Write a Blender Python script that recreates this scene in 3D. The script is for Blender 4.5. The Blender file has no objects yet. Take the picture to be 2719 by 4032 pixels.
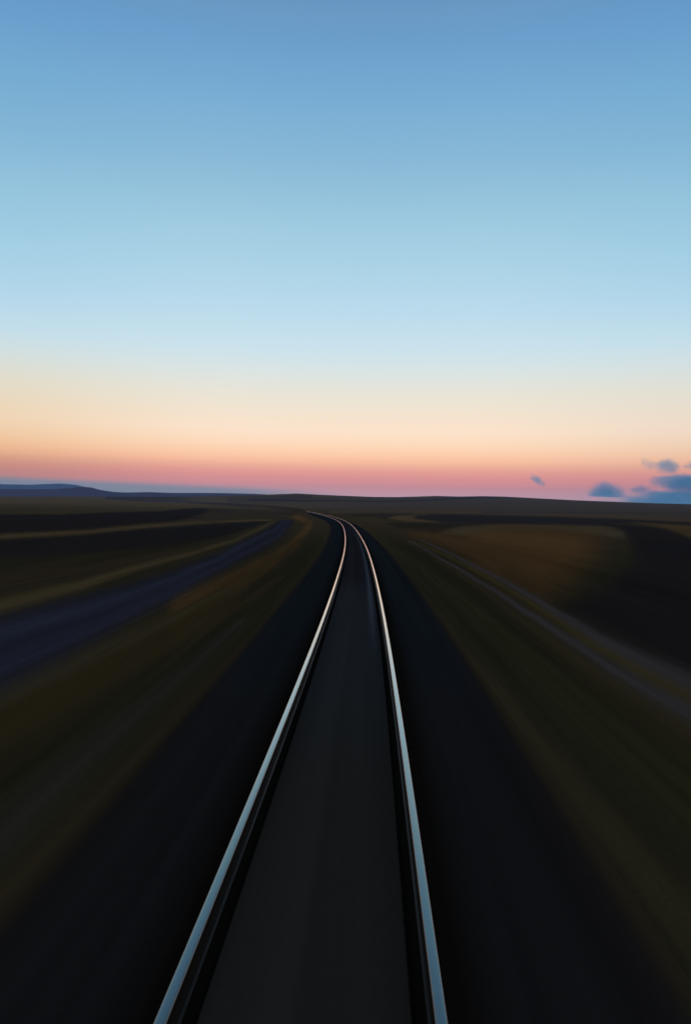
import bpy, math
import numpy as np
from math import radians, degrees, sin, cos, tan, atan, atan2

# ------------------------------------------------------------------ basics
sc = bpy.context.scene
COL = sc.collection
F_PX, CX, CY = 2912.0, 1359.5, 2016.0          # lens in photo pixels (26 mm on a 36 mm long side)
ROLL = radians(0.911)
PITCH = atan((1996.6 - CY) / F_PX)
H0 = 2.780                                      # eye height over the rail tops
RNG = np.random.RandomState(7)

def s2l(c):
    c = np.asarray(c, float) / 255.0
    return np.where(c <= 0.04045, c / 12.92, ((c + 0.055) / 1.055) ** 2.4)

# ------------------------------------------------------------------ the line of the railway
SK = [0, 15, 30, 45, 60, 80, 100, 130, 170, 220, 280, 350, 450, 600, 900]
KK = [0.000508, 0.000874, 0.000463, 0.000612, 0.000436, 0.000262, 0.00045, 0.000746, 0.000828, 0.000325, 0.000289, 0.00042, 0.000409, 0.000354, 0.000387]
SL = [0.00299, 0.00046, -0.0019, -0.00261, -0.00202, -0.00086, 0.00047, 0.00177, 0.00272, 0.00372, 0.00448, 0.00494, 0.0053, 0.0057, 0.00597]
BK = [0.0001, -0.0076, -0.0074, -0.0037, 0.0008, 0.0042, 0.0069, 0.0117, 0.0173, 0.0185, 0.0163, 0.0143, 0.0129, 0.0119, 0.0115]
S = np.concatenate([np.arange(0, 200, .5), np.arange(200, 300, 1), np.arange(300, 1500, 4)])
_ds = np.diff(S, prepend=0)
TH = -0.03757 + np.cumsum(np.interp(S, SK, KK) * _ds)
TX = -0.30155 + np.cumsum(-np.sin(TH) * _ds)
TY = 1.0 + np.cumsum(np.cos(TH) * _ds)
TZ = np.cumsum(np.interp(S, SK, SL) * _ds)
TB = np.interp(S, SK, BK)
# run the line back behind the viewer too
sb = np.arange(-60, 0, .5)
S = np.concatenate([sb, S])
TX = np.concatenate([-0.30155 - np.sin(-0.03757) * sb, TX]); TY = np.concatenate([1 + cos(-0.03757) * sb, TY])
TZ = np.concatenate([0.003 * sb * 0, TZ]); TH = np.concatenate([sb * 0 - 0.03757, TH]); TB = np.concatenate([sb * 0, TB])
GAUGE = 0.755

def track_st(X, Y):
    """nearest arc length s and signed lateral offset t (right positive), and rail level"""
    X = np.asarray(X, float).ravel(); Y = np.asarray(Y, float).ravel()
    s = np.empty_like(X); t = np.empty_like(X); z = np.empty_like(X)
    for a in range(0, len(X), 20000):
        x = X[a:a + 20000, None]; y = Y[a:a + 20000, None]
        i = ((x - TX) ** 2 + (y - TY) ** 2).argmin(1)
        dx = x[:, 0] - TX[i]; dy = y[:, 0] - TY[i]
        al = -np.sin(TH[i]) * dx + np.cos(TH[i]) * dy
        la = np.cos(TH[i]) * dx + np.sin(TH[i]) * dy
        s[a:a + 20000] = S[i] + al; t[a:a + 20000] = la
        z[a:a + 20000] = np.interp(S[i] + al, S, TZ)
    return s, t, z

# ------------------------------------------------------------------ rays of the photograph
def ray(px, py):
    px = np.asarray(px, float) - CX; py = np.asarray(py, float) - CY
    c, s = cos(ROLL), sin(ROLL)
    x = c * px + s * py; y = -s * px + c * py          # undo the roll
    u = -y
    d = np.full_like(x, F_PX)
    Y = d * cos(PITCH) - u * sin(PITCH); Z = d * sin(PITCH) + u * cos(PITCH)
    return x, Y, Z
def az_el(px, py):
    x, y, z = ray(px, py)
    return np.degrees(np.arctan2(x, y)), np.degrees(np.arctan2(z, np.hypot(x, y)))

def sstep(a, b, x):
    t = np.clip((x - a) / (b - a), 0, 1)
    return t * t * (3 - 2 * t)

# skyline of the near plain, as azimuth / elevation angles
_sk = [(-900, 1950), (-300, 1954), (0, 1955), (300, 1955), (600, 1956), (800, 1955), (950, 1951), (1090, 1946), (1170, 1943), (1260, 1948), (1359, 1952),
       (1470, 1956.5), (1560, 1957), (1640, 1955), (1720, 1952.5), (1800, 1955), (1900, 1953.5), (1980, 1955), (2100, 1961), (2250, 1969),
       (2400, 1975), (2560, 1981), (2719, 1985), (3100, 1990), (3600, 1994)]
_a, _e = az_el([p[0] for p in _sk], [p[1] for p in _sk])
def ridge_el(az):
    return np.interp(az, _a, _e)
RID = 1450.0

def ground_z(X, Y):
    X = np.asarray(X, float); Y = np.asarray(Y, float); shp = X.shape
    X = X.ravel(); Y = Y.ravel()
    s, t, zt = track_st(X, Y)
    r = np.hypot(X, Y); az = np.degrees(np.arctan2(X, Y))
    zy = np.interp(Y, TY, TZ)
    w = sstep(25, 120, np.abs(t))
    z = (zt * (1 - w) + zy * w) - 0.62
    # very gentle relief beside the line
    side = sstep(6, 60, np.abs(t))
    z += side * (0.25 * np.sin(X * .021 + 1.3) * np.sin(Y * .017 + .4)) * sstep(20, 200, r)
    # a low bank along the inside of the far bend
    z += 2.1 * sstep(165, 250, s) * sstep(1250, 900, s) * np.exp(-((t + 6.2) / 2.1) ** 2)
    # the plain lifts to the skyline
    zr = RID * np.tan(np.radians(ridge_el(az))) + H0
    q = np.clip((r - 260) / (RID - 260), 0, 1)
    q = q ** 2.1 * (.12 + .88 * sstep(20, 170, np.abs(t)))
    q = np.where(r > RID * .93, np.maximum(q, sstep(RID * .93, RID, r)), q)
    front = sstep(-0.2, 0.3, Y / np.maximum(r, 1))
    z = z * (1 - q) + zr * q * front + z * q * (1 - front)
    out = np.clip((r - RID) / 900, 0, 1)
    z -= (zr + 6) * sstep(0, 1, out) * front
    return z.reshape(shp)

def at(pts):
    """photo pixels -> points on the ground (X, Y)"""
    out = []
    rr = np.exp(np.linspace(math.log(3.0), math.log(RID), 1500))
    for px, py in pts:
        x, y, z = [float(v) for v in ray(px, py)]
        h = math.hypot(x, y); sl = z / h
        X = x / h * rr; Y = y / h * rr
        g = ground_z(X, Y) - (H0 + sl * rr)
        i = np.argmax(g > 0) if (g > 0).any() else len(rr) - 1
        if i > 0 and g[i] > 0:
            k = g[i - 1] / (g[i - 1] - g[i]); r = rr[i - 1] + k * (rr[i] - rr[i - 1])
        else:
            r = rr[i]
        out.append((x / h * r, y / h * r))
    return np.array(out)

# ------------------------------------------------------------------ noise helpers (numpy)
def vnoise(x, seed=0):
    i = np.floor(x).astype(np.int64); f = x - i; f = f * f * (3 - 2 * f)
    h = lambda n: (np.sin((n * 127.1 + seed * 311.7)) * 43758.5453) % 1.0
    return h(i) * (1 - f) + h(i + 1) * f
def vnoise2(x, y, seed=0):
    i = np.floor(x).astype(np.int64); j = np.floor(y).astype(np.int64); fx = x - i; fy = y - j
    fx = fx * fx * (3 - 2 * fx); fy = fy * fy * (3 - 2 * fy)
    h = lambda a, b: (np.sin(a * 127.1 + b * 269.5 + seed * 74.7) * 43758.5453) % 1.0
    return (h(i, j) * (1 - fx) + h(i + 1, j) * fx) * (1 - fy) + (h(i, j + 1) * (1 - fx) + h(i + 1, j + 1) * fx) * fy

# ------------------------------------------------------------------ soft patches on the steppe (world positions)
K1 = 51.0                     # one degree of bearing in map units
def mapc(P, DY):
    P = np.asarray(P, float)
    return np.stack([np.degrees(np.arctan2(P[:, 0], P[:, 1])) * K1, np.log(np.hypot(P[:, 0], P[:, 1])) * -DY], 1)
def seg_dist(Q, A, B):
    ab = B - A; l = (ab ** 2).sum() + 1e-9
    t = np.clip(((Q - A) @ ab) / l, 0, 1)
    return np.sqrt(((Q - (A + t[:, None] * ab)) ** 2).sum(1))
def poly_mask(XY, pts, soft, DY):
    P = mapc(at(pts), DY); Q = mapc(XY, DY)
    lo = P.min(0) - 3 * soft; hi = P.max(0) + 3 * soft
    sel = np.where(((Q >= lo) & (Q <= hi)).all(1))[0]
    m = np.zeros(len(Q))
    if not len(sel): return m
    q = Q[sel]; d = np.full(len(q), 1e9); ins = np.zeros(len(q), bool)
    n = len(P)
    for i in range(n):
        A = P[i]; B = P[(i + 1) % n]
        d = np.minimum(d, seg_dist(q, A, B))
        c = ((A[1] > q[:, 1]) != (B[1] > q[:, 1])) & (q[:, 0] < (B[0] - A[0]) * (q[:, 1] - A[1]) / (B[1] - A[1] + 1e-12) + A[0])
        ins ^= c
    sd = np.where(ins, d, -d)
    m[sel] = sstep(-soft, soft, sd)
    return m
def line_mask(XY, pts, w0, w1, DY):
    """soft stroke along a line; w0..w1 its half width from first to last point"""
    P = mapc(at(pts), DY); Q = mapc(XY, DY)
    W = np.linspace(w0, w1, len(P))
    wm = max(w0, w1)
    lo = P.min(0) - 2.5 * wm; hi = P.max(0) + 2.5 * wm
    sel = np.where(((Q >= lo) & (Q <= hi)).all(1))[0]
    m = np.zeros(len(Q))
    if not len(sel): return m
    q = Q[sel]; best = np.zeros(len(q))
    for i in range(len(P) - 1):
        A, B = P[i], P[i + 1]; ab = B - A; l = (ab ** 2).sum() + 1e-9
        t = np.clip(((q - A) @ ab) / l, 0, 1)
        d = np.sqrt(((q - (A + t[:, None] * ab)) ** 2).sum(1)) / (W[i] + (W[i + 1] - W[i]) * t)
        best = np.maximum(best, np.exp(-d * d * 1.2))
    m[sel] = best
    return m

# what a white, fully exposed surface reads as under this sky; turns seen colours into surface colours
UNIT = np.array([0.125, 0.215, 0.32])
def alb(rgb):
    return np.clip(s2l(rgb) / UNIT, 0.002, 0.8)

LANE_L = [(1600, 2126), (1732, 2201), (1879, 2288), (2053, 2401), (2226, 2514), (2400, 2631), (2573, 2731), (2719, 2809), (3000, 2955)]
LANE_R = [(1650, 2126), (1723, 2158), (1845, 2219), (2018, 2310), (2183, 2410), (2356, 2514), (2530, 2600), (2719, 2687), (3000, 2815)]
ROAD_R = [(1155, 2050), (1150, 2068), (1119, 2112), (1041, 2164), (867, 2256), (659, 2375), (450, 2490), (250, 2600), (0, 2730), (-200, 2830)]
ROAD_L = [(1098, 2048), (1070, 2068), (1023, 2099), (867, 2175), (694, 2242), (520, 2294), (347, 2342), (173, 2380), (0, 2432), (-200, 2500)]

def paint(X, Y, with_road=True):
    """surface colour (linear) of the steppe at world X, Y"""
    X = np.asarray(X, float).ravel(); Y = np.asarray(Y, float).ravel(); XY = np.stack([X, Y], 1)
    r = np.hypot(X, Y); s, t, _ = track_st(X, Y); az = np.degrees(np.arctan2(X, Y))
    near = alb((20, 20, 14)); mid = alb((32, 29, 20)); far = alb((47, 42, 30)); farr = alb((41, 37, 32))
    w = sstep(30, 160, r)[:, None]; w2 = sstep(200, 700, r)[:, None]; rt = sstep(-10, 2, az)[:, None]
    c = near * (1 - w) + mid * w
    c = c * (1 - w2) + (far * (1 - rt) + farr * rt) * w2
    def mix(m, rgb, k=1.0):
        nonlocal c
        m = (m * k)[:, None]; c = c * (1 - m) + alb(rgb) * m
    if True:
        P = lambda pts, soft, DY, rgb, k=1.0: mix(poly_mask(XY, pts, soft, DY), rgb, k)
        Ln = lambda pts, w0, w1, DY, rgb, k=1.0: mix(line_mask(XY, pts, w0, w1, DY), rgb, k)
        # ---- left of the line
        Ln([(200, 2500), (700, 2290), (1040, 2110), (1150, 2050)], 120, 20, 300, (26, 25, 17), .6)
        P([(-600, 2030), (0, 2026), (240, 2026), (430, 2018), (640, 2013), (720, 2004), (790, 2000), (930, 2007), (900, 2020), (760, 2030), (850, 2040),
           (600, 2059), (347, 2086), (0, 2105), (-600, 2135)], 5, 60, (17, 16, 17))
        P([(830, 2000), (1010, 2006), (1160, 2014), (1220, 2028), (1180, 2034), (1010, 2040), (860, 2048), (700, 2052), (790, 2030)], 8, 45, (31, 28, 23), .8)
        P([(-600, 2160), (0, 2121), (347, 2103), (607, 2079), (867, 2061), (1000, 2051), (1062, 2051), (1040, 2062), (960, 2088), (870, 2118),
           (700, 2146), (500, 2167), (300, 2183), (100, 2200), (-600, 2250)], 9, 110, (16, 16, 17))
        Ln([(-300, 2142), (0, 2113), (347, 2095), (607, 2070), (867, 2053), (1023, 2048), (1065, 2048)], 8, 4, 90, (44, 39, 28))
        Ln([(-300, 2470), (0, 2385), (170, 2340), (330, 2300), (520, 2240), (750, 2180), (930, 2128), (1020, 2085), (1075, 2055)], 26, 5, 260, (45, 41, 29), .75)
        Ln([(-300, 2330), (0, 2290), (400, 2230), (800, 2160)], 40, 14, 220, (30, 26, 20), .7)
        Ln([(1110, 2030), (1175, 2034), (1222, 2056), (1205, 2090), (1160, 2140), (1080, 2200), (960, 2270), (820, 2340), (700, 2400)], 6, 34, 190, (50, 38, 22), .65)
        Ln([(1190, 2120), (1120, 2180), (1010, 2250), (830, 2360), (600, 2490), (300, 2660), (0, 2830), (-200, 2950)], 8, 60, 300, (29, 25, 14), .7)
        Ln([(1160, 2036), (1195, 2052)], 7, 6, 60, (62, 46, 27), .5)
        Ln([(-300, 2880), (0, 2745), (250, 2640), (520, 2510), (700, 2425), (900, 2320)], 44, 14, 600, (31, 30, 22), .8)
        Ln([(-300, 3020), (0, 2870), (250, 2750), (520, 2620), (800, 2470), (1000, 2350), (1110, 2270)], 70, 18, 700, (28, 24, 14), .7)
        Ln([(-300, 3200), (200, 2930), (560, 2720), (800, 2560), (1000, 2400), (1150, 2260), (1230, 2150)], 60, 15, 800, (20, 20, 13), .8)
        Ln([(0, 3300), (300, 3010), (560, 2790), (760, 2620), (960, 2440)], 60, 16, 800, (25, 25, 24), .8)
        Ln([(-100, 3640), (200, 3330), (560, 2960), (860, 2650), (1060, 2450), (1200, 2270), (1270, 2160)], 46, 12, 900, (26, 23, 15), .7)
        # ---- right of the line
        P([(1352, 2022), (1420, 2016), (1520, 2018), (1620, 2022), (1560, 2032), (1500, 2045), (1420, 2040)], 5, 40, (24, 23, 20), .8)
        Ln([(1300, 2016), (1500, 2014), (1800, 2016), (2100, 2024), (2400, 2034), (2719, 2046), (3000, 2056)], 6, 9, 40, (47, 41, 33), .6)
        P([(1640, 2031), (1720, 2025), (1950, 2030), (2200, 2036), (2450, 2045), (2719, 2057), (3200, 2080), (3200, 2100), (2719, 2068), (2520, 2060), (2380, 2060), (2440, 2072),
           (2200, 2067), (1950, 2063), (1760, 2057), (1620, 2050)], 4, 60, (21, 20, 22), .95)
        P([(1525, 2040), (1560, 2030), (1640, 2030), (1620, 2040), (1730, 2057), (1600, 2052)], 5, 50, (50, 43, 31), .8)
        P([(1380, 2040), (1460, 2032), (1500, 2040), (1530, 2062), (1440, 2056)], 6, 50, (36, 33, 21), .7)
        P([(1520, 2060), (1700, 2059), (1900, 2062), (1960, 2065), (1850, 2073), (1780, 2086), (1740, 2100), (1650, 2094), (1560, 2078)], 6, 75, (20, 20, 18), .9)
        P([(1720, 2105), (1800, 2075), (1960, 2066), (2200, 2068), (2450, 2076), (2460, 2120), (2300, 2100), (2000, 2090), (1850, 2112)], 12, 90, (44, 41, 31), .65)
        P([(1640, 2100), (1780, 2108), (1940, 2078), (2200, 2078), (2340, 2105), (2330, 2190), (2230, 2280), (2130, 2330), (2030, 2290),
           (1900, 2225), (1760, 2150)], 95, 230, (43, 33, 19), 1.0)
        Ln([(1640, 2100), (1740, 2125), (1850, 2175), (1960, 2240)], 10, 22, 160, (43, 33, 20), .6)
        P([(2370, 2062), (2460, 2064), (2600, 2078), (2719, 2112), (2900, 2180), (3200, 2260), (2719, 2250), (2500, 2180), (2455, 2100)], 26, 130, (15, 15, 17), .9)
        P([(2520, 2120), (2700, 2150), (2900, 2200), (3300, 2300), (3300, 3100), (2900, 2800), (2719, 2680), (2458, 2545), (2320, 2462), (2206, 2405), (2275, 2367),
           (2412, 2298), (2480, 2230)], 48, 300, (15, 15, 17), .96)
        P([(2480, 2056), (2600, 2062), (2719, 2072), (3000, 2090), (3000, 2180), (2719, 2118), (2620, 2080)], 7, 70, (43, 36, 22), .8)
        Ln([(1480, 2110), (1560, 2170), (1700, 2270), (1900, 2440), (2100, 2620), (2300, 2800), (2550, 3000), (2900, 3280)], 12, 90, 500, (24, 25, 15), .9)
        Ln([(1420, 2085), (1480, 2130), (1600, 2300), (1800, 2560), (2050, 2860), (2300, 3180), (2600, 3520), (2900, 3860)], 8, 60, 600, (30, 28, 19), .75)
        Ln([(1600, 2132), (1760, 2232), (2000, 2400), (2300, 2620), (2700, 2870)], 8, 40, 400, (30, 27, 17), .6)
        Ln([(1620, 2132), (1790, 2205), (1960, 2300), (2120, 2400), (2300, 2520), (2500, 2630), (2719, 2740), (3000, 2880)], 8, 26, 350, (35, 32, 18), .9)
        mix(sstep(175, 270, s) * sstep(1200, 800, s) * np.exp(-((t + 6.2) / 3.2) ** 2), (26, 24, 23), .85)
        # ---- far lines over the plain
        Ln([(420, 1957), (560, 1966), (700, 1976), (840, 1984), (990, 1993)], 4, 4, 20, (30, 27, 27), .8)
        Ln([(980, 1969), (1200, 1973), (1500, 1975), (1650, 1971), (1780, 1964), (1880, 1958), (1960, 1957)], 1.3, 2.4, 40, (22, 22, 27), .95)
        Ln([(900, 1969), (1100, 1963), (1230, 1955)], 2.2, 2.2, 14, (28, 27, 30), .5)
        Ln([(1900, 2017), (2300, 2019), (2719, 2021)], 3, 3, 28, (31, 29, 29), .8)
        Ln([(1900, 2008), (2300, 2008), (2719, 2013)], 2, 2, 28, (34, 32, 31), .6)
    # streaks of drier and greener grass along the line, and broad patches far off
    st = vnoise(t * 1.1, 3) * .5 + vnoise(t * 2.7, 5) * .3 + vnoise2(t * .6, s * .01, 6) * .6
    c = c * (1 + (sstep(240, 60, r) * (st - .7) * .28))[:, None]
    nn = vnoise2(X * .11, Y * .035, 15) * .5 + vnoise2(t * .35, s * .02, 16) * .5
    c = c * (1 + (sstep(8, 30, r) * sstep(300, 120, r) * (nn - .5) * .30))[:, None]
    n = vnoise2(X * .006, Y * .012, 9) * .6 + vnoise2(X * .017, Y * .04, 11) * .4
    c = c * (1 + (sstep(90, 300, r) * (n - .5) * .22))[:, None]
    # ---- wheel tracks of the two unmade roads
    if with_road:
        mL = line_mask(XY, LANE_L, 5, 27, 420); mR = line_mask(XY, LANE_R, 4, 26, 330)
        mix(np.maximum(mL, mR), (34, 34, 39), .75)
        rp = ROAD_R + ROAD_L[::-1]
        m = poly_mask(XY, rp, 7, 60) * sstep(60, 140, r) + poly_mask(XY, rp, 34, 380) * sstep(140, 60, r)
        mix(m, (17, 19, 28), .88)
        lane1 = [(1122, 2050), (1085, 2085), (1000, 2128), (860, 2204), (690, 2278), (520, 2340), (347, 2398), (173, 2448), (0, 2500), (-200, 2570)]
        lane2 = [(1140, 2050), (1100, 2112), (1010, 2158), (860, 2236), (690, 2326), (520, 2404), (347, 2478), (173, 2550), (0, 2622), (-200, 2700)]
        mix(line_mask(XY, lane1, 6, 30, 300), (23, 28, 41), .7)
        mix(line_mask(XY, lane2, 5, 28, 300), (22, 26, 38), .7)
    return c

# ------------------------------------------------------------------ meshes
def grid_mesh(name, V, nr, nc, col=None, st=None, close=False, smooth=True):
    """V (nr*nc,3) grid of rows and columns -> mesh with colour attribute"""
    idx = np.arange(nr * nc).reshape(nr, nc)
    if close: idx = np.concatenate([idx, idx[:, :1]], 1)
    q = np.stack([idx[:-1, :-1], idx[:-1, 1:], idx[1:, 1:], idx[1:, :-1]], -1).reshape(-1, 4)
    me = bpy.data.meshes.new(name)
    me.vertices.add(len(V)); me.vertices.foreach_set('co', np.ascontiguousarray(V, dtype=np.float32).ravel())
    me.loops.add(q.size); me.loops.foreach_set('vertex_index', q.astype(np.int32).ravel())
    me.polygons.add(len(q)); me.polygons.foreach_set('loop_start', (np.arange(len(q)) * 4).astype(np.int32))
    me.update(calc_edges=True)
    if col is not None:
        a = me.attributes.new('albedo', 'FLOAT_COLOR', 'POINT')
        a.data.foreach_set('color', np.concatenate([col, np.ones((len(V), 1))], 1).astype(np.float32).ravel())
    if st is not None:
        a = me.attributes.new('along', 'FLOAT_VECTOR', 'POINT')
        a.data.foreach_set('vector', st.astype(np.float32).ravel())
    me.polygons.foreach_set('use_smooth', np.full(len(q), smooth))
    me.validate(); me.update()
    return me
def link(name, me, mat=None, parent=None, kind=None, label=None, cat=None, group=None):
    o = bpy.data.objects.new(name, me); COL.objects.link(o)
    if mat: me.materials.append(mat)
    if parent: o.parent = parent
    if kind: o['kind'] = kind
    if label: o['label'] = label
    if cat: o['category'] = cat
    if group: o['group'] = group
    return o

# ------------------------------------------------------------------ materials
def new_mat(name):
    m = bpy.data.materials.new(name); m.use_nodes = True
    nt = m.node_tree; b = nt.nodes['Principled BSDF']
    return m, nt, b
def N(nt, typ, **kw):
    n = nt.nodes.new(typ)
    for k, v in kw.items():
        if k in n.inputs: n.inputs[k].default_value = v
        else: setattr(n, k, v)
    return n

def soil_mat(name, rough=1.0, spec=0.0, grain=.16, bump=.3):
    m, nt, b = new_mat(name); L = nt.links.new
    at_ = N(nt, 'ShaderNodeAttribute', attribute_name='albedo')
    al = N(nt, 'ShaderNodeAttribute', attribute_name='along')
    mp = N(nt, 'ShaderNodeMapping'); mp.inputs['Scale'].default_value = (3.0, .05, 1)
    n1 = N(nt, 'ShaderNodeTexNoise'); n1.inputs['Scale'].default_value = 1.6; n1.inputs['Detail'].default_value = 3
    L(al.outputs['Vector'], mp.inputs['Vector']); L(mp.outputs[0], n1.inputs['Vector'])
    geo = N(nt, 'ShaderNodeNewGeometry')
    n2 = N(nt, 'ShaderNodeTexNoise'); n2.inputs['Scale'].default_value = 22; n2.inputs['Detail'].default_value = 4
    L(geo.outputs['Position'], n2.inputs['Vector'])
    r1 = N(nt, 'ShaderNodeMapRange'); r1.inputs['From Min'].default_value = .3; r1.inputs['From Max'].default_value = .7
    r1.inputs['To Min'].default_value = 1 - grain; r1.inputs['To Max'].default_value = 1 + grain; L(n1.outputs['Fac'], r1.inputs['Value'])
    r2 = N(nt, 'ShaderNodeMapRange'); r2.inputs['From Min'].default_value = .3; r2.inputs['From Max'].default_value = .7
    r2.inputs['To Min'].default_value = 1 - grain * .5; r2.inputs['To Max'].default_value = 1 + grain * .5; L(n2.outputs['Fac'], r2.inputs['Value'])
    mu = N(nt, 'ShaderNodeMath', operation='MULTIPLY'); L(r1.outputs[0], mu.inputs[0]); L(r2.outputs[0], mu.inputs[1])
    vm = N(nt, 'ShaderNodeVectorMath', operation='SCALE'); L(at_.outputs['Color'], vm.inputs[0]); L(mu.outputs[0], vm.inputs['Scale'])
    L(vm.outputs[0], b.inputs['Base Color'])
    b.inputs['Roughness'].default_value = rough; b.inputs['Specular IOR Level'].default_value = spec
    if bump:
        bp = N(nt, 'ShaderNodeBump'); bp.inputs['Strength'].default_value = bump; bp.inputs['Distance'].default_value = .02
        L(n2.outputs['Fac'], bp.inputs['Height']); L(bp.outputs[0], b.inputs['Normal'])
    return m
M_soil = soil_mat('steppe_grass_and_soil')
M_road = soil_mat('packed_gravel', grain=.12)
M_ball = soil_mat('crushed_stone_ballast', grain=.10, bump=.25)

def steel(name, col, rough, metal, grain=0.0):
    m, nt, b = new_mat(name); L = nt.links.new
    b.inputs['Metallic'].default_value = metal
    geo = N(nt, 'ShaderNodeAttribute', attribute_name='along')
    mp = N(nt, 'ShaderNodeMapping'); mp.inputs['Scale'].default_value = (60, .25, 1)
    n = N(nt, 'ShaderNodeTexNoise'); n.inputs['Scale'].default_value = 2; n.inputs['Detail'].default_value = 4
    L(geo.outputs['Vector'], mp.inputs[0]); L(mp.outputs[0], n.inputs['Vector'])
    r = N(nt, 'ShaderNodeMapRange'); r.inputs['From Min'].default_value = .3; r.inputs['From Max'].default_value = .7
    r.inputs['To Min'].default_value = rough * .85; r.inputs['To Max'].default_value = rough * 1.2
    L(n.outputs['Fac'], r.inputs[0]); L(r.outputs[0], b.inputs['Roughness'])
    r2 = N(nt, 'ShaderNodeMapRange'); r2.inputs['From Min'].default_value = .3; r2.inputs['From Max'].default_value = .7
    r2.inputs['To Min'].default_value = 1 - grain; r2.inputs['To Max'].default_value = 1 + grain; L(n.outputs['Fac'], r2.inputs[0])
    vm = N(nt, 'ShaderNodeVectorMath', operation='SCALE'); vm.inputs[0].default_value = col; L(r2.outputs[0], vm.inputs['Scale'])
    L(vm.outputs[0], b.inputs['Base Color'])
    return m
M_top = steel('polished_running_steel', (.19, .18, .145), .14, 1.0, .05)
M_rust = steel('rusty_rail_steel', (.012, .007, .005), .8, 0.0, .3)
M_rust.node_tree.nodes['Principled BSDF'].inputs['Specular IOR Level'].default_value = .06
def worn_band(m, rust=(.05, .028, .02, 1)):
    # bright running band down the middle of the head, dull brown towards its edges
    nt = m.node_tree; L = nt.links.new; b = nt.nodes['Principled BSDF']
    a = N(nt, 'ShaderNodeAttribute', attribute_name='along'); sp = N(nt, 'ShaderNodeSeparateXYZ'); L(a.outputs['Vector'], sp.inputs[0])
    ab = N(nt, 'ShaderNodeMath', operation='ABSOLUTE'); L(sp.outputs['X'], ab.inputs[0])
    r = N(nt, 'ShaderNodeMapRange', interpolation_type='SMOOTHSTEP'); r.inputs['From Min'].default_value = .019; r.inputs['From Max'].default_value = .032
    L(ab.outputs[0], r.inputs['Value'])
    mx = N(nt, 'ShaderNodeMix', data_type='RGBA'); L(r.outputs[0], mx.inputs[0])
    src = b.inputs['Base Color'].links[0].from_socket; L(src, mx.inputs[6]); mx.inputs[7].default_value = rust
    L(mx.outputs[2], b.inputs['Base Color'])
    mt = N(nt, 'ShaderNodeMath', operation='SUBTRACT'); mt.inputs[0].default_value = 1.0; L(r.outputs[0], mt.inputs[1]); L(mt.outputs[0], b.inputs['Metallic'])
    rs = b.inputs['Roughness'].links[0].from_socket
    mr = N(nt, 'ShaderNodeMath', operation='MULTIPLY_ADD'); mr.inputs[1].default_value = .45; L(r.outputs[0], mr.inputs[0]); L(rs, mr.inputs[2]); L(mr.outputs[0], b.inputs['Roughness'])
worn_band(M_top)
_b = M_top.node_tree.nodes['Principled BSDF']; _b.inputs['Coat Weight'].default_value = 1.0; _b.inputs['Coat IOR'].default_value = 1.6; _b.inputs['Coat Roughness'].default_value = .13
M_foot = steel('worn_rail_foot_steel', (.008, .006, .006), .6, 0.0, .3)
M_foot.node_tree.nodes['Principled BSDF'].inputs['Specular IOR Level'].default_value = .15

# ------------------------------------------------------------------ ground
def build_ground():
    az = np.concatenate([np.arange(-31, 31.01, .1), np.arange(33, 180, 3), np.arange(180, 328, 3)])
    az = az[(az < 328)]
    r_near = F_PX * 3.4 / np.arange(2500, 60, -6.5)
    r = np.concatenate([[.4, 1.2, 2.2], r_near[r_near > 3], np.exp(np.linspace(math.log(r_near.max() * 1.01), math.log(RID * 1.02), 260)),
                        np.exp(np.linspace(math.log(RID * 1.05), math.log(11800), 26))])
    A, R = np.meshgrid(np.radians(az), r)
    X = R * np.sin(A); Y = R * np.cos(A); Z = ground_z(X, Y)
    s, t, _ = track_st(X, Y)
    V = np.stack([X.ravel(), Y.ravel(), Z.ravel()], 1)
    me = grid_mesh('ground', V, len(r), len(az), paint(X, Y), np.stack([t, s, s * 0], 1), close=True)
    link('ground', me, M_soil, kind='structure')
build_ground()

# ------------------------------------------------------------------ road ribbons, lying on the steppe
def resample(P, n):
    P = np.asarray(P, float); d = np.r_[0, np.cumsum(np.hypot(*np.diff(P, axis=0).T))]
    # spacing that grows with distance
    u = np.linspace(0, 1, n)
    key = np.interp(u, np.linspace(0, 1, len(P)), d)
    return np.stack([np.interp(key, d, P[:, 0]), np.interp(key, d, P[:, 1])], 1)
def ribbon(name, Lp, Rp, grow, n=260, m=28):
    a = resample(at(Lp), n); b = resample(at(Rp), n)
    u = np.linspace(-grow, 1 + grow, m)
    G = a[:, None, :] * (1 - u[None, :, None]) + b[:, None, :] * u[None, :, None]
    X = G[..., 0]; Y = G[..., 1]
    Z = ground_z(X, Y) + .012 + .00004 * np.hypot(X, Y)
    # outer rows dip into the soil so the sheet has no floating edge
    Z[:, 0] -= .05; Z[:, -1] -= .05; Z[0] -= .05; Z[-1] -= .05
    s, t, _ = track_st(X, Y)
    V = np.stack([X.ravel(), Y.ravel(), Z.ravel()], 1)
    me = grid_mesh(name, V, n, m, paint(X, Y), np.stack([t, s, s * 0], 1))
    return link(name, me, M_road, kind='structure')
ribbon('gravel_road', ROAD_L, ROAD_R, .06)
ribbon('dirt_track', LANE_R, LANE_L, .28)

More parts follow.
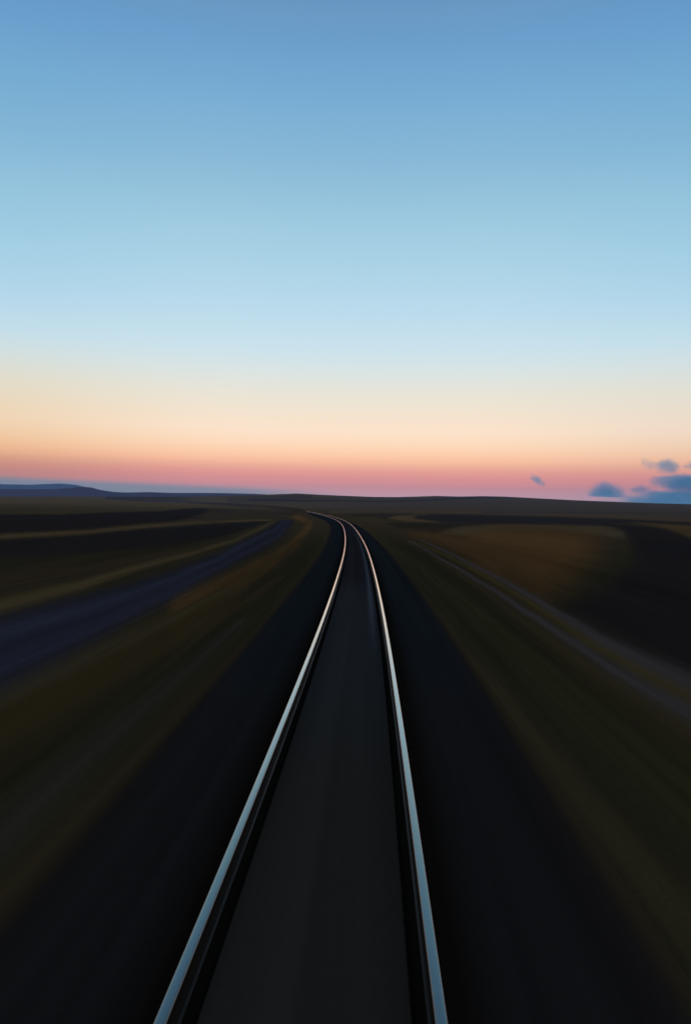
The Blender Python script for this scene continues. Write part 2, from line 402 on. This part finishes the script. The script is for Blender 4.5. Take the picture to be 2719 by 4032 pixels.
# ------------------------------------------------------------------ trackbed
def sweep(prof, s_list):
    """profile points (t, z) swept along the line -> verts, rows, cols"""
    s = np.asarray(s_list); x = np.interp(s, S, TX); y = np.interp(s, S, TY); z = np.interp(s, S, TZ)
    th = np.interp(s, S, TH); bk = np.interp(s, S, TB)
    prof = np.asarray(prof, float)
    t = prof[None, :, 0]
    X = x[:, None] + np.cos(th)[:, None] * t; Y = y[:, None] + np.sin(th)[:, None] * t
    Z = z[:, None] + prof[None, :, 1] + np.clip(t, -1, 1) / GAUGE * bk[:, None] / 2
    st = np.stack([np.broadcast_to(t, X.shape).ravel(), np.broadcast_to(s[:, None], X.shape).ravel(), np.zeros(X.size)], 1)
    return np.stack([X.ravel(), Y.ravel(), Z.ravel()], 1), len(s), len(prof), st
s_bed = np.concatenate([np.arange(-55, 0, 2), np.arange(0, 60, .5), np.arange(60, 200, 1.5), np.arange(200, 1400, 6)])
def bed_profile():
    t = np.unique(np.round(np.concatenate([np.linspace(-3.4, 3.4, 69), [-.62, -.605, .605, .62, -.93, .93, -.9, .9], np.linspace(-1.0, 1.0, 81)]), 4))
    z = np.interp(np.abs(t), [0, .605, .625, .70, .90, .94, 1.25, 2.0, 2.65, 3.4], [-.150, -.156, -.186, -.190, -.190, -.186, -.20, -.37, -.615, -.70])
    return np.stack([t, z], 1)
bp_ = bed_profile()
V, nr, nc, st = sweep(bp_, s_bed)
def bed_colour(st):
    t, s = st[:, 0], st[:, 1]; at_ = np.abs(t); n = len(t)
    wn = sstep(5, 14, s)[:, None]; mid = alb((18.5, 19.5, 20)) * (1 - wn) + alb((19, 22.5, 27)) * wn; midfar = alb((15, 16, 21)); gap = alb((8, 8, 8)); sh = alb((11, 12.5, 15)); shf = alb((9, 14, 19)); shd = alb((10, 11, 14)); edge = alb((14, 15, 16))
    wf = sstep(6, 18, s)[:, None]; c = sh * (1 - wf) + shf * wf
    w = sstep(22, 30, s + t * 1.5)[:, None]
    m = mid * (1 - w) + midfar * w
    # paler bluish streak along the outer side of the band on the curve
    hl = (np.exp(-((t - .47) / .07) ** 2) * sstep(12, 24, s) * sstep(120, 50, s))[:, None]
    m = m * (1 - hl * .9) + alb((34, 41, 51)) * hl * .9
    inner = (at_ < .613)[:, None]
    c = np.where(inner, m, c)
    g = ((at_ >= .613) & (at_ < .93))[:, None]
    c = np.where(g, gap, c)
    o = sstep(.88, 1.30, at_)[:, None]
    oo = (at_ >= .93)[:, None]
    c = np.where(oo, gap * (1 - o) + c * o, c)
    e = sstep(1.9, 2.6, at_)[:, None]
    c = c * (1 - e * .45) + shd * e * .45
    # the toe of the ballast is grown through with steppe grass
    gr = (sstep(2.3, 2.72, at_) * .95)[:, None]
    c = c * (1 - gr) + alb((22, 21, 14)) * gr
    # paler older ballast close to the viewer's end, near-black along the rails
    return c * (1 + (vnoise(t * 7, 2) - .5) * .16 + (vnoise2(t * 3, s * .02, 4) - .5) * .16)[:, None]
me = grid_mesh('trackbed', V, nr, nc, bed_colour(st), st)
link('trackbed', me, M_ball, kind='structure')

# ------------------------------------------------------------------ rails
HEAD = [(-.0355, -.030), (-.036, -.012), (-.0335, -.005), (-.027, -.0015), (-.015, -.0003), (0, 0), (.015, -.0003), (.027, -.0015), (.0335, -.005), (.036, -.012), (.0355, -.030)]
HSIDE = [(.0362, -.0125), (.0365, -.038), (.026, -.044), (.010, -.050)]
WEB = [(.010, -.049), (.0085, -.075), (.0085, -.125), (.012, -.140), (.028, -.157), (.036, -.163)]
FOOT = [(.036, -.163), (.054, -.167), (.055, -.178), (.0, -.179)]
s_rail = np.concatenate([np.arange(-55, 0, 2), np.arange(0, 60, .5), np.arange(60, 200, 1.0), np.arange(200, 300, 2), np.arange(300, 1400, 5)])
def mirror(p):
    return [(-a, b) for a, b in p[::-1]]
def strip(name, prof, off, mat, parent):
    V, nr, nc, st = sweep([(a + off, b) for a, b in prof], s_rail)
    st = st.copy(); st[:, 0] = (st[:, 0] - off)
    me = grid_mesh(name, V, nr, nc, None, st)
    return link(name, me, mat, parent)
def both(name, prof, off, mat, parent):
    # two flanks of one part in a single mesh
    ms = []
    for p in (prof, mirror(prof)):
        V, nr, nc, st = sweep([(a + off, b) for a, b in p], s_rail); st = st.copy(); st[:, 0] -= off
        ms.append((V, nr, nc, st))
    V = np.concatenate([m[0] for m in ms]); st = np.concatenate([m[3] for m in ms])
    qs = []
    base = 0
    for m in ms:
        idx = np.arange(m[1] * m[2]).reshape(m[1], m[2]) + base
        qs.append(np.stack([idx[:-1, :-1], idx[:-1, 1:], idx[1:, 1:], idx[1:, :-1]], -1).reshape(-1, 4)); base += m[1] * m[2]
    q = np.concatenate(qs)
    me = bpy.data.meshes.new(name); me.vertices.add(len(V)); me.vertices.foreach_set('co', V.astype(np.float32).ravel())
    me.loops.add(q.size); me.loops.foreach_set('vertex_index', q.astype(np.int32).ravel())
    me.polygons.add(len(q)); me.polygons.foreach_set('loop_start', (np.arange(len(q)) * 4).astype(np.int32)); me.update(calc_edges=True)
    a = me.attributes.new('along', 'FLOAT_VECTOR', 'POINT'); a.data.foreach_set('vector', st.astype(np.float32).ravel())
    me.polygons.foreach_set('use_smooth', np.full(len(q), True)); me.update()
    return link(name, me, mat, parent)
for sgn, lab in ((-1, 'left-hand polished steel rail, inner rail of the left bend, with its rusty flank in view'),
                 (1, 'right-hand polished steel rail, outer rail of the bend, running up the middle of the picture')):
    root = bpy.data.objects.new('rail', None); COL.objects.link(root)
    root.location = (0, 0, 0); root['label'] = lab; root['category'] = 'rail'; root['group'] = 'rails of the railway line'
    hd = strip('rail_head', HEAD, sgn * GAUGE, M_top, root)
    both('head_flank', HSIDE, sgn * GAUGE, M_rust, root)
    both('web', WEB, sgn * GAUGE, M_rust, root)
    both('foot', FOOT, sgn * GAUGE, M_foot, root)

# ------------------------------------------------------------------ distant hills
def hill(dist, depth, prof, rgb, base_drop, seed):
    pa, pe = az_el([p[0] for p in prof], [p[1] for p in prof])
    az = np.arange(pa.min(), pa.max(), .04); el = np.interp(az, pa, pe)
    # soften the corners of the traced skyline
    k = np.ones(5) / 5; el = np.convolve(np.pad(el, 2, mode='edge'), k, 'valid')
    top = dist * np.tan(np.radians(el)) + H0
    u = np.linspace(-1, 1, 41)
    sh = np.cos(u * math.pi / 2) ** 1.6
    A, U = np.meshgrid(np.radians(az), u)
    R = dist + U * depth
    Hh = top[None, :] * sh[:, None] - base_drop * (1 - sh[:, None])
    Hh += (vnoise2(np.degrees(A) * 3, U * 4, seed) - .5) * 10 * (1 - np.abs(U)) * np.abs(U) * 2
    V = np.stack([(R * np.sin(A)).ravel(), (R * np.cos(A)).ravel(), Hh.ravel()], 1)
    c = np.tile(alb(rgb), (len(V), 1)) * (1 + (vnoise2(np.degrees(A).ravel() * 2.2, U.ravel() * 3, seed + 1) - .5) * .3)[:, None]
    me = grid_mesh('hills', V, len(u), len(az), c, V * .01)
    link('hills', me, M_soil, kind='structure')
hill(4700, 1000, [(-1400, 1932), (-900, 1930), (-400, 1927), (0, 1925.5), (220, 1926), (280, 1921), (330, 1917), (362, 1920), (400, 1930), (440, 1936), (490, 1939.5), (590, 1937.5),
                 (670, 1941), (800, 1941), (900, 1942), (1000, 1944.5), (1080, 1949), (1160, 1960), (1300, 1990)], (34, 24, 32), 20, 3)
hill(11000, 900, [(-1400, 1915), (-900, 1904), (-400, 1909), (-100, 1907), (0, 1906), (120, 1908.5), (200, 1905), (240, 1904), (300, 1909), (340, 1918), (400, 1930), (500, 1945), (700, 1965)],
     (32, 28, 32), 20, 8)

# ------------------------------------------------------------------ small dusk clouds low on the right
def cloud_mat(dens, seed, stretch, amp=1.3):
    m = bpy.data.materials.new('dusk_cloud'); m.use_nodes = True; nt = m.node_tree; nt.nodes.clear(); L = nt.links.new
    out = N(nt, 'ShaderNodeOutputMaterial'); pv = N(nt, 'ShaderNodeVolumePrincipled')
    pv.inputs['Color'].default_value = CLOUD_COL; pv.inputs['Anisotropy'].default_value = 0
    tc = N(nt, 'ShaderNodeTexCoord')
    ln = N(nt, 'ShaderNodeVectorMath', operation='LENGTH'); L(tc.outputs['Object'], ln.inputs[0])
    mp = N(nt, 'ShaderNodeMapping'); mp.inputs['Scale'].default_value = stretch; mp.inputs['Location'].default_value = (seed, seed * 2, 0)
    L(tc.outputs['Object'], mp.inputs[0])
    nz = N(nt, 'ShaderNodeTexNoise'); nz.inputs['Scale'].default_value = 1.5; nz.inputs['Detail'].default_value = 3; L(mp.outputs[0], nz.inputs['Vector'])
    a = N(nt, 'ShaderNodeMath', operation='MULTIPLY_ADD'); a.inputs[1].default_value = amp; a.inputs[2].default_value = -.46 * amp; L(nz.outputs['Fac'], a.inputs[0])
    b = N(nt, 'ShaderNodeMath', operation='ADD'); L(ln.outputs['Value'], b.inputs[0]); L(a.outputs[0], b.inputs[1])
    r = N(nt, 'ShaderNodeMapRange', interpolation_type='SMOOTHSTEP'); r.inputs['From Min'].default_value = .95; r.inputs['From Max'].default_value = .15
    r.inputs['To Min'].default_value = 0; r.inputs['To Max'].default_value = dens; L(b.outputs[0], r.inputs[0])
    L(r.outputs[0], pv.inputs['Density']); L(pv.outputs[0], out.inputs['Volume'])
    return m
CLOUD_COL = (.30, .80, 1.0, 1)
CD = 22000.0
def cloud(x0, y0, x1, y1, label, dens=0.00560, rot=0.0, seed=1.0, stretch=(1.2, 1, 1.0), flat=0.0, amp=1.3):
    import bmesh
    x, y, z = ray((x0 + x1) / 2, (y0 + y1) / 2); h = math.hypot(float(x), float(y)); k = CD / h
    c = (float(x) * k, float(y) * k, float(z) * k + H0)
    w = (x1 - x0) / F_PX * CD * .5 * 1.15; hh = (y1 - y0) / F_PX * CD * .5 * 1.15
    bm = bmesh.new(); bmesh.ops.create_icosphere(bm, subdivisions=3, radius=1.0)
    for v in bm.verts:
        if v.co.z < -flat_cut(flat): v.co.z = -flat_cut(flat)
    me = bpy.data.meshes.new('cloud'); bm.to_mesh(me); bm.free()
    o = link('cloud', me, cloud_mat(dens, seed, stretch, amp), label=label, cat='cloud', group='low clouds above the skyline')
    o.location = c; o.scale = (w, max(w * .6, 180), hh)
    o.rotation_euler = (0, ROLL + rot, -math.atan2(c[0], c[1]))
def flat_cut(f): return 1.0 - f
cloud(2074, 1872, 2152, 1908, 'small blue diagonal wisp of cloud alone over the brown ridge', rot=radians(38), seed=2.2, dens=.007)
cloud(2306, 1892, 2458, 2012, 'blue mound-shaped cloud with a flat base just above the ridge', seed=5.1, dens=.008, flat=.94, amp=.5)
cloud(2578, 1802, 2672, 1874, 'roundish blue cloud, highest of the clouds near the right edge', seed=7.7, dens=.006, amp=.8)
cloud(2510, 1806, 2600, 1852, 'thin grey wisp of cloud just left of the highest blue cloud', seed=1.7, dens=.0022, rot=radians(25))
cloud(2696, 1808, 2800, 1852, 'blue cloud cut off by the right edge, level with the highest cloud', seed=3.3, dens=.006)
cloud(2560, 1864, 2880, 1944, 'long blue cloud bank reaching the right edge, second from the skyline', seed=9.4, dens=.0045, stretch=(2.2, 1, 1), amp=1.0)
cloud(2470, 1906, 2570, 1950, 'faint small blue puff between the mound cloud and the long bank', seed=4.8, dens=.0036, amp=.9)
cloud(2450, 1930, 3080, 2026, 'broad blue cloud bank lying on the skyline at the right edge', seed=6.6, dens=.005, stretch=(2.4, 1, 1), amp=.9)

# ------------------------------------------------------------------ air
def haze():
    import bmesh
    bm = bmesh.new(); bmesh.ops.create_cube(bm, size=1.0)
    me = bpy.data.meshes.new('haze'); bm.to_mesh(me); bm.free()
    m = bpy.data.materials.new('evening_air'); m.use_nodes = True; nt = m.node_tree; nt.nodes.clear()
    out = N(nt, 'ShaderNodeOutputMaterial'); pv = N(nt, 'ShaderNodeVolumePrincipled')
    pv.inputs['Color'].default_value = HAZE_COL; pv.inputs['Density'].default_value = HAZE_D; pv.inputs['Anisotropy'].default_value = 0
    nt.links.new(pv.outputs[0], out.inputs['Volume'])
    o = link('haze', me, m, kind='stuff', label='thin blue evening air that veils the far hills', cat='haze')
    zt, zb = 340.0, -40.0
    o.scale = (24000, 24000, zt - zb); o.location = (0, 0, (zt + zb) / 2)
HAZE_COL = (.34, .57, 1.0, 1); HAZE_D = 8.2e-5
haze()

# ------------------------------------------------------------------ sky after sunset
def beyond_air(p, c):
    """radiance the sky needs above the low layer of air so that it reads as c from the line"""
    el = math.radians(max(p * p * 90, .01)); path = min(337 / sin(el), 12000)
    T = math.exp(-HAZE_D * path); ls = np.array([.055, .105, .235])
    return np.clip((s2l(c) - ls * (1 - T)) / T, .02, 3) / 2
def sky():
    w = bpy.data.worlds.new('World'); sc.world = w; w.use_nodes = True; nt = w.node_tree; nt.nodes.clear(); L = nt.links.new
    out = N(nt, 'ShaderNodeOutputWorld'); bg = N(nt, 'ShaderNodeBackground')
    tc = N(nt, 'ShaderNodeTexCoord'); sp = N(nt, 'ShaderNodeSeparateXYZ'); L(tc.outputs['Generated'], sp.inputs[0])
    def M(op, a, b=None, c=None, clamp=False):
        n = N(nt, 'ShaderNodeMath', operation=op); n.use_clamp = clamp
        for i, v in enumerate((a, b, c)):
            if v is None: continue
            if isinstance(v, (int, float)): n.inputs[i].default_value = v
            else: L(v, n.inputs[i])
        return n.outputs[0]
    def RNGE(v, a, b, c=0., d=1.):
        n = N(nt, 'ShaderNodeMapRange', interpolation_type='SMOOTHSTEP')
        for i, q in enumerate((v, a, b, c, d)):
            if isinstance(q, (int, float)): n.inputs[i].default_value = q
            else: L(q, n.inputs[i])
        return n.outputs[0]
    el = M('MULTIPLY', M('ARCSINE', sp.outputs['Z']), 180 / math.pi)
    az = M('MULTIPLY', M('ARCTAN2', sp.outputs['X'], sp.outputs['Y']), 180 / math.pi)
    e2 = M('MAXIMUM', el, 0.0)
    x = M('SQRT', M('DIVIDE', e2, 90.0))
    ramp = N(nt, 'ShaderNodeValToRGB'); L(x, ramp.inputs[0]); cr = ramp.color_ramp; cr.interpolation = 'LINEAR'
    stops = SKY_STOPS
    def pos(y):
        return math.sqrt(max(0, degrees(atan((1996.6 - y) / F_PX))) / 90)
    P = [(pos(y), c) for y, c in stops] + ZEN
    P.sort(key=lambda q: q[0])
    while len(cr.elements) > 1: cr.elements.remove(cr.elements[0])
    for i, (p, c) in enumerate(P):
        e = cr.elements[0] if i == 0 else cr.elements.new(p)
        e.position = p; e.color = (*[float(v) for v in beyond_air(p, c)], 1)
    col = ramp.outputs[0]
    def MIX(f, a, b, blend='MIX'):
        n = N(nt, 'ShaderNodeMix', data_type='RGBA', blend_type=blend)
        if isinstance(f, (int, float)): n.inputs[0].default_value = f
        else: L(f, n.inputs[0])
        for i, v in ((6, a), (7, b)):
            if isinstance(v, tuple): n.inputs[i].default_value = v
            else: L(v, n.inputs[i])
        return n.outputs[2]
    # warmer and dimmer to the left, cooler to the right
    lf = RNGE(az, -8, -30); rf = RNGE(az, 8, 30)
    low = RNGE(el, 13, 3)
    col = MIX(M('MULTIPLY', lf, low), col, (.85, .80, .65, 1), 'MULTIPLY')
    col = MIX(M('MULTIPLY', rf, low), col, (.84, .88, .92, 1), 'MULTIPLY')
    col = MIX(M('MULTIPLY', M('ADD', lf, rf), RNGE(el, 6, 16)), col, (.86, .93, .97, 1), 'MULTIPLY')
    col = MIX(M('MULTIPLY', lf, RNGE(el, 4.2, 2.2)), col, (.86, .97, .88, 1), 'MULTIPLY')
    # the last warm glow of the sunset, behind the viewer
    bk = M('MULTIPLY', RNGE(M('ABSOLUTE', az), 80, 150), RNGE(el, 30, 2))
    col = MIX(bk, col, (1.5, 1.12, .80, 1), 'MULTIPLY')
    # blue-grey band of the earth's shadow on the left horizon
    edge = M('MULTIPLY_ADD', az, -.0215, 1.20)
    sh = M('MULTIPLY', RNGE(M('SUBTRACT', el, edge), .26, -.30), RNGE(az, 2, -9))
    col = MIX(M('MULTIPLY', sh, .92), col, tuple(beyond_air(math.sqrt(1.3 / 90), SHADOW_COL)) + (1,))
    L(col, bg.inputs['Color']); bg.inputs['Strength'].default_value = 2.0; L(bg.outputs[0], out.inputs[0])
SKY_STOPS = [(0, (101, 149, 193)), (60, (106, 153, 196)), (172, (108, 158, 203)), (300, (115, 166, 208)), (450, (124, 175, 212)), (650, (137, 185, 215)), (860, (156, 200, 223)),
             (1075, (173, 212, 231)), (1230, (187, 219, 236)), (1380, (203, 226, 236)), (1460, (217, 228, 228)), (1550, (232, 228, 215)), (1640, (244, 227, 206)), (1700, (252, 226, 202)),
             (1745, (253, 219, 189)), (1785, (253, 206, 173)), (1815, (248, 190, 160)), (1835, (236, 174, 153)), (1857, (226, 156, 147)), (1882, (213, 143, 145)), (1905, (201, 139, 147)),
             (1930, (188, 142, 155)), (1955, (182, 148, 165)), (1990, (170, 148, 170))]
ZEN = [(math.sqrt(42 / 90), (86, 126, 165)), (math.sqrt(55 / 90), (68, 92, 120)), (1.0, (54, 66, 84))]
SHADOW_COL = (120, 132, 152)
sky()

# ------------------------------------------------------------------ camera
cam = bpy.data.cameras.new('camera'); co = bpy.data.objects.new('camera', cam); COL.objects.link(co)
cam.sensor_fit = 'VERTICAL'; cam.sensor_height = 36.0; cam.sensor_width = 24.28; cam.lens = F_PX / 4032 * 36
cam.clip_start = .05; cam.clip_end = 90000
co.location = (0, 0, H0)
from mathutils import Matrix
co.rotation_euler = (Matrix.Rotation(radians(90) + PITCH, 4, 'X') @ Matrix.Rotation(ROLL, 4, 'Z')).to_euler()
sc.camera = co

sc.view_settings.view_transform = 'Standard'; sc.view_settings.look = 'None'
sc.view_settings.exposure = 0; sc.view_settings.gamma = 1
sc.render.engine = 'CYCLES'
try:
    sc.cycles.max_bounces = 6; sc.cycles.volume_bounces = 3; sc.cycles.volume_step_rate = 1.0
except Exception: pass
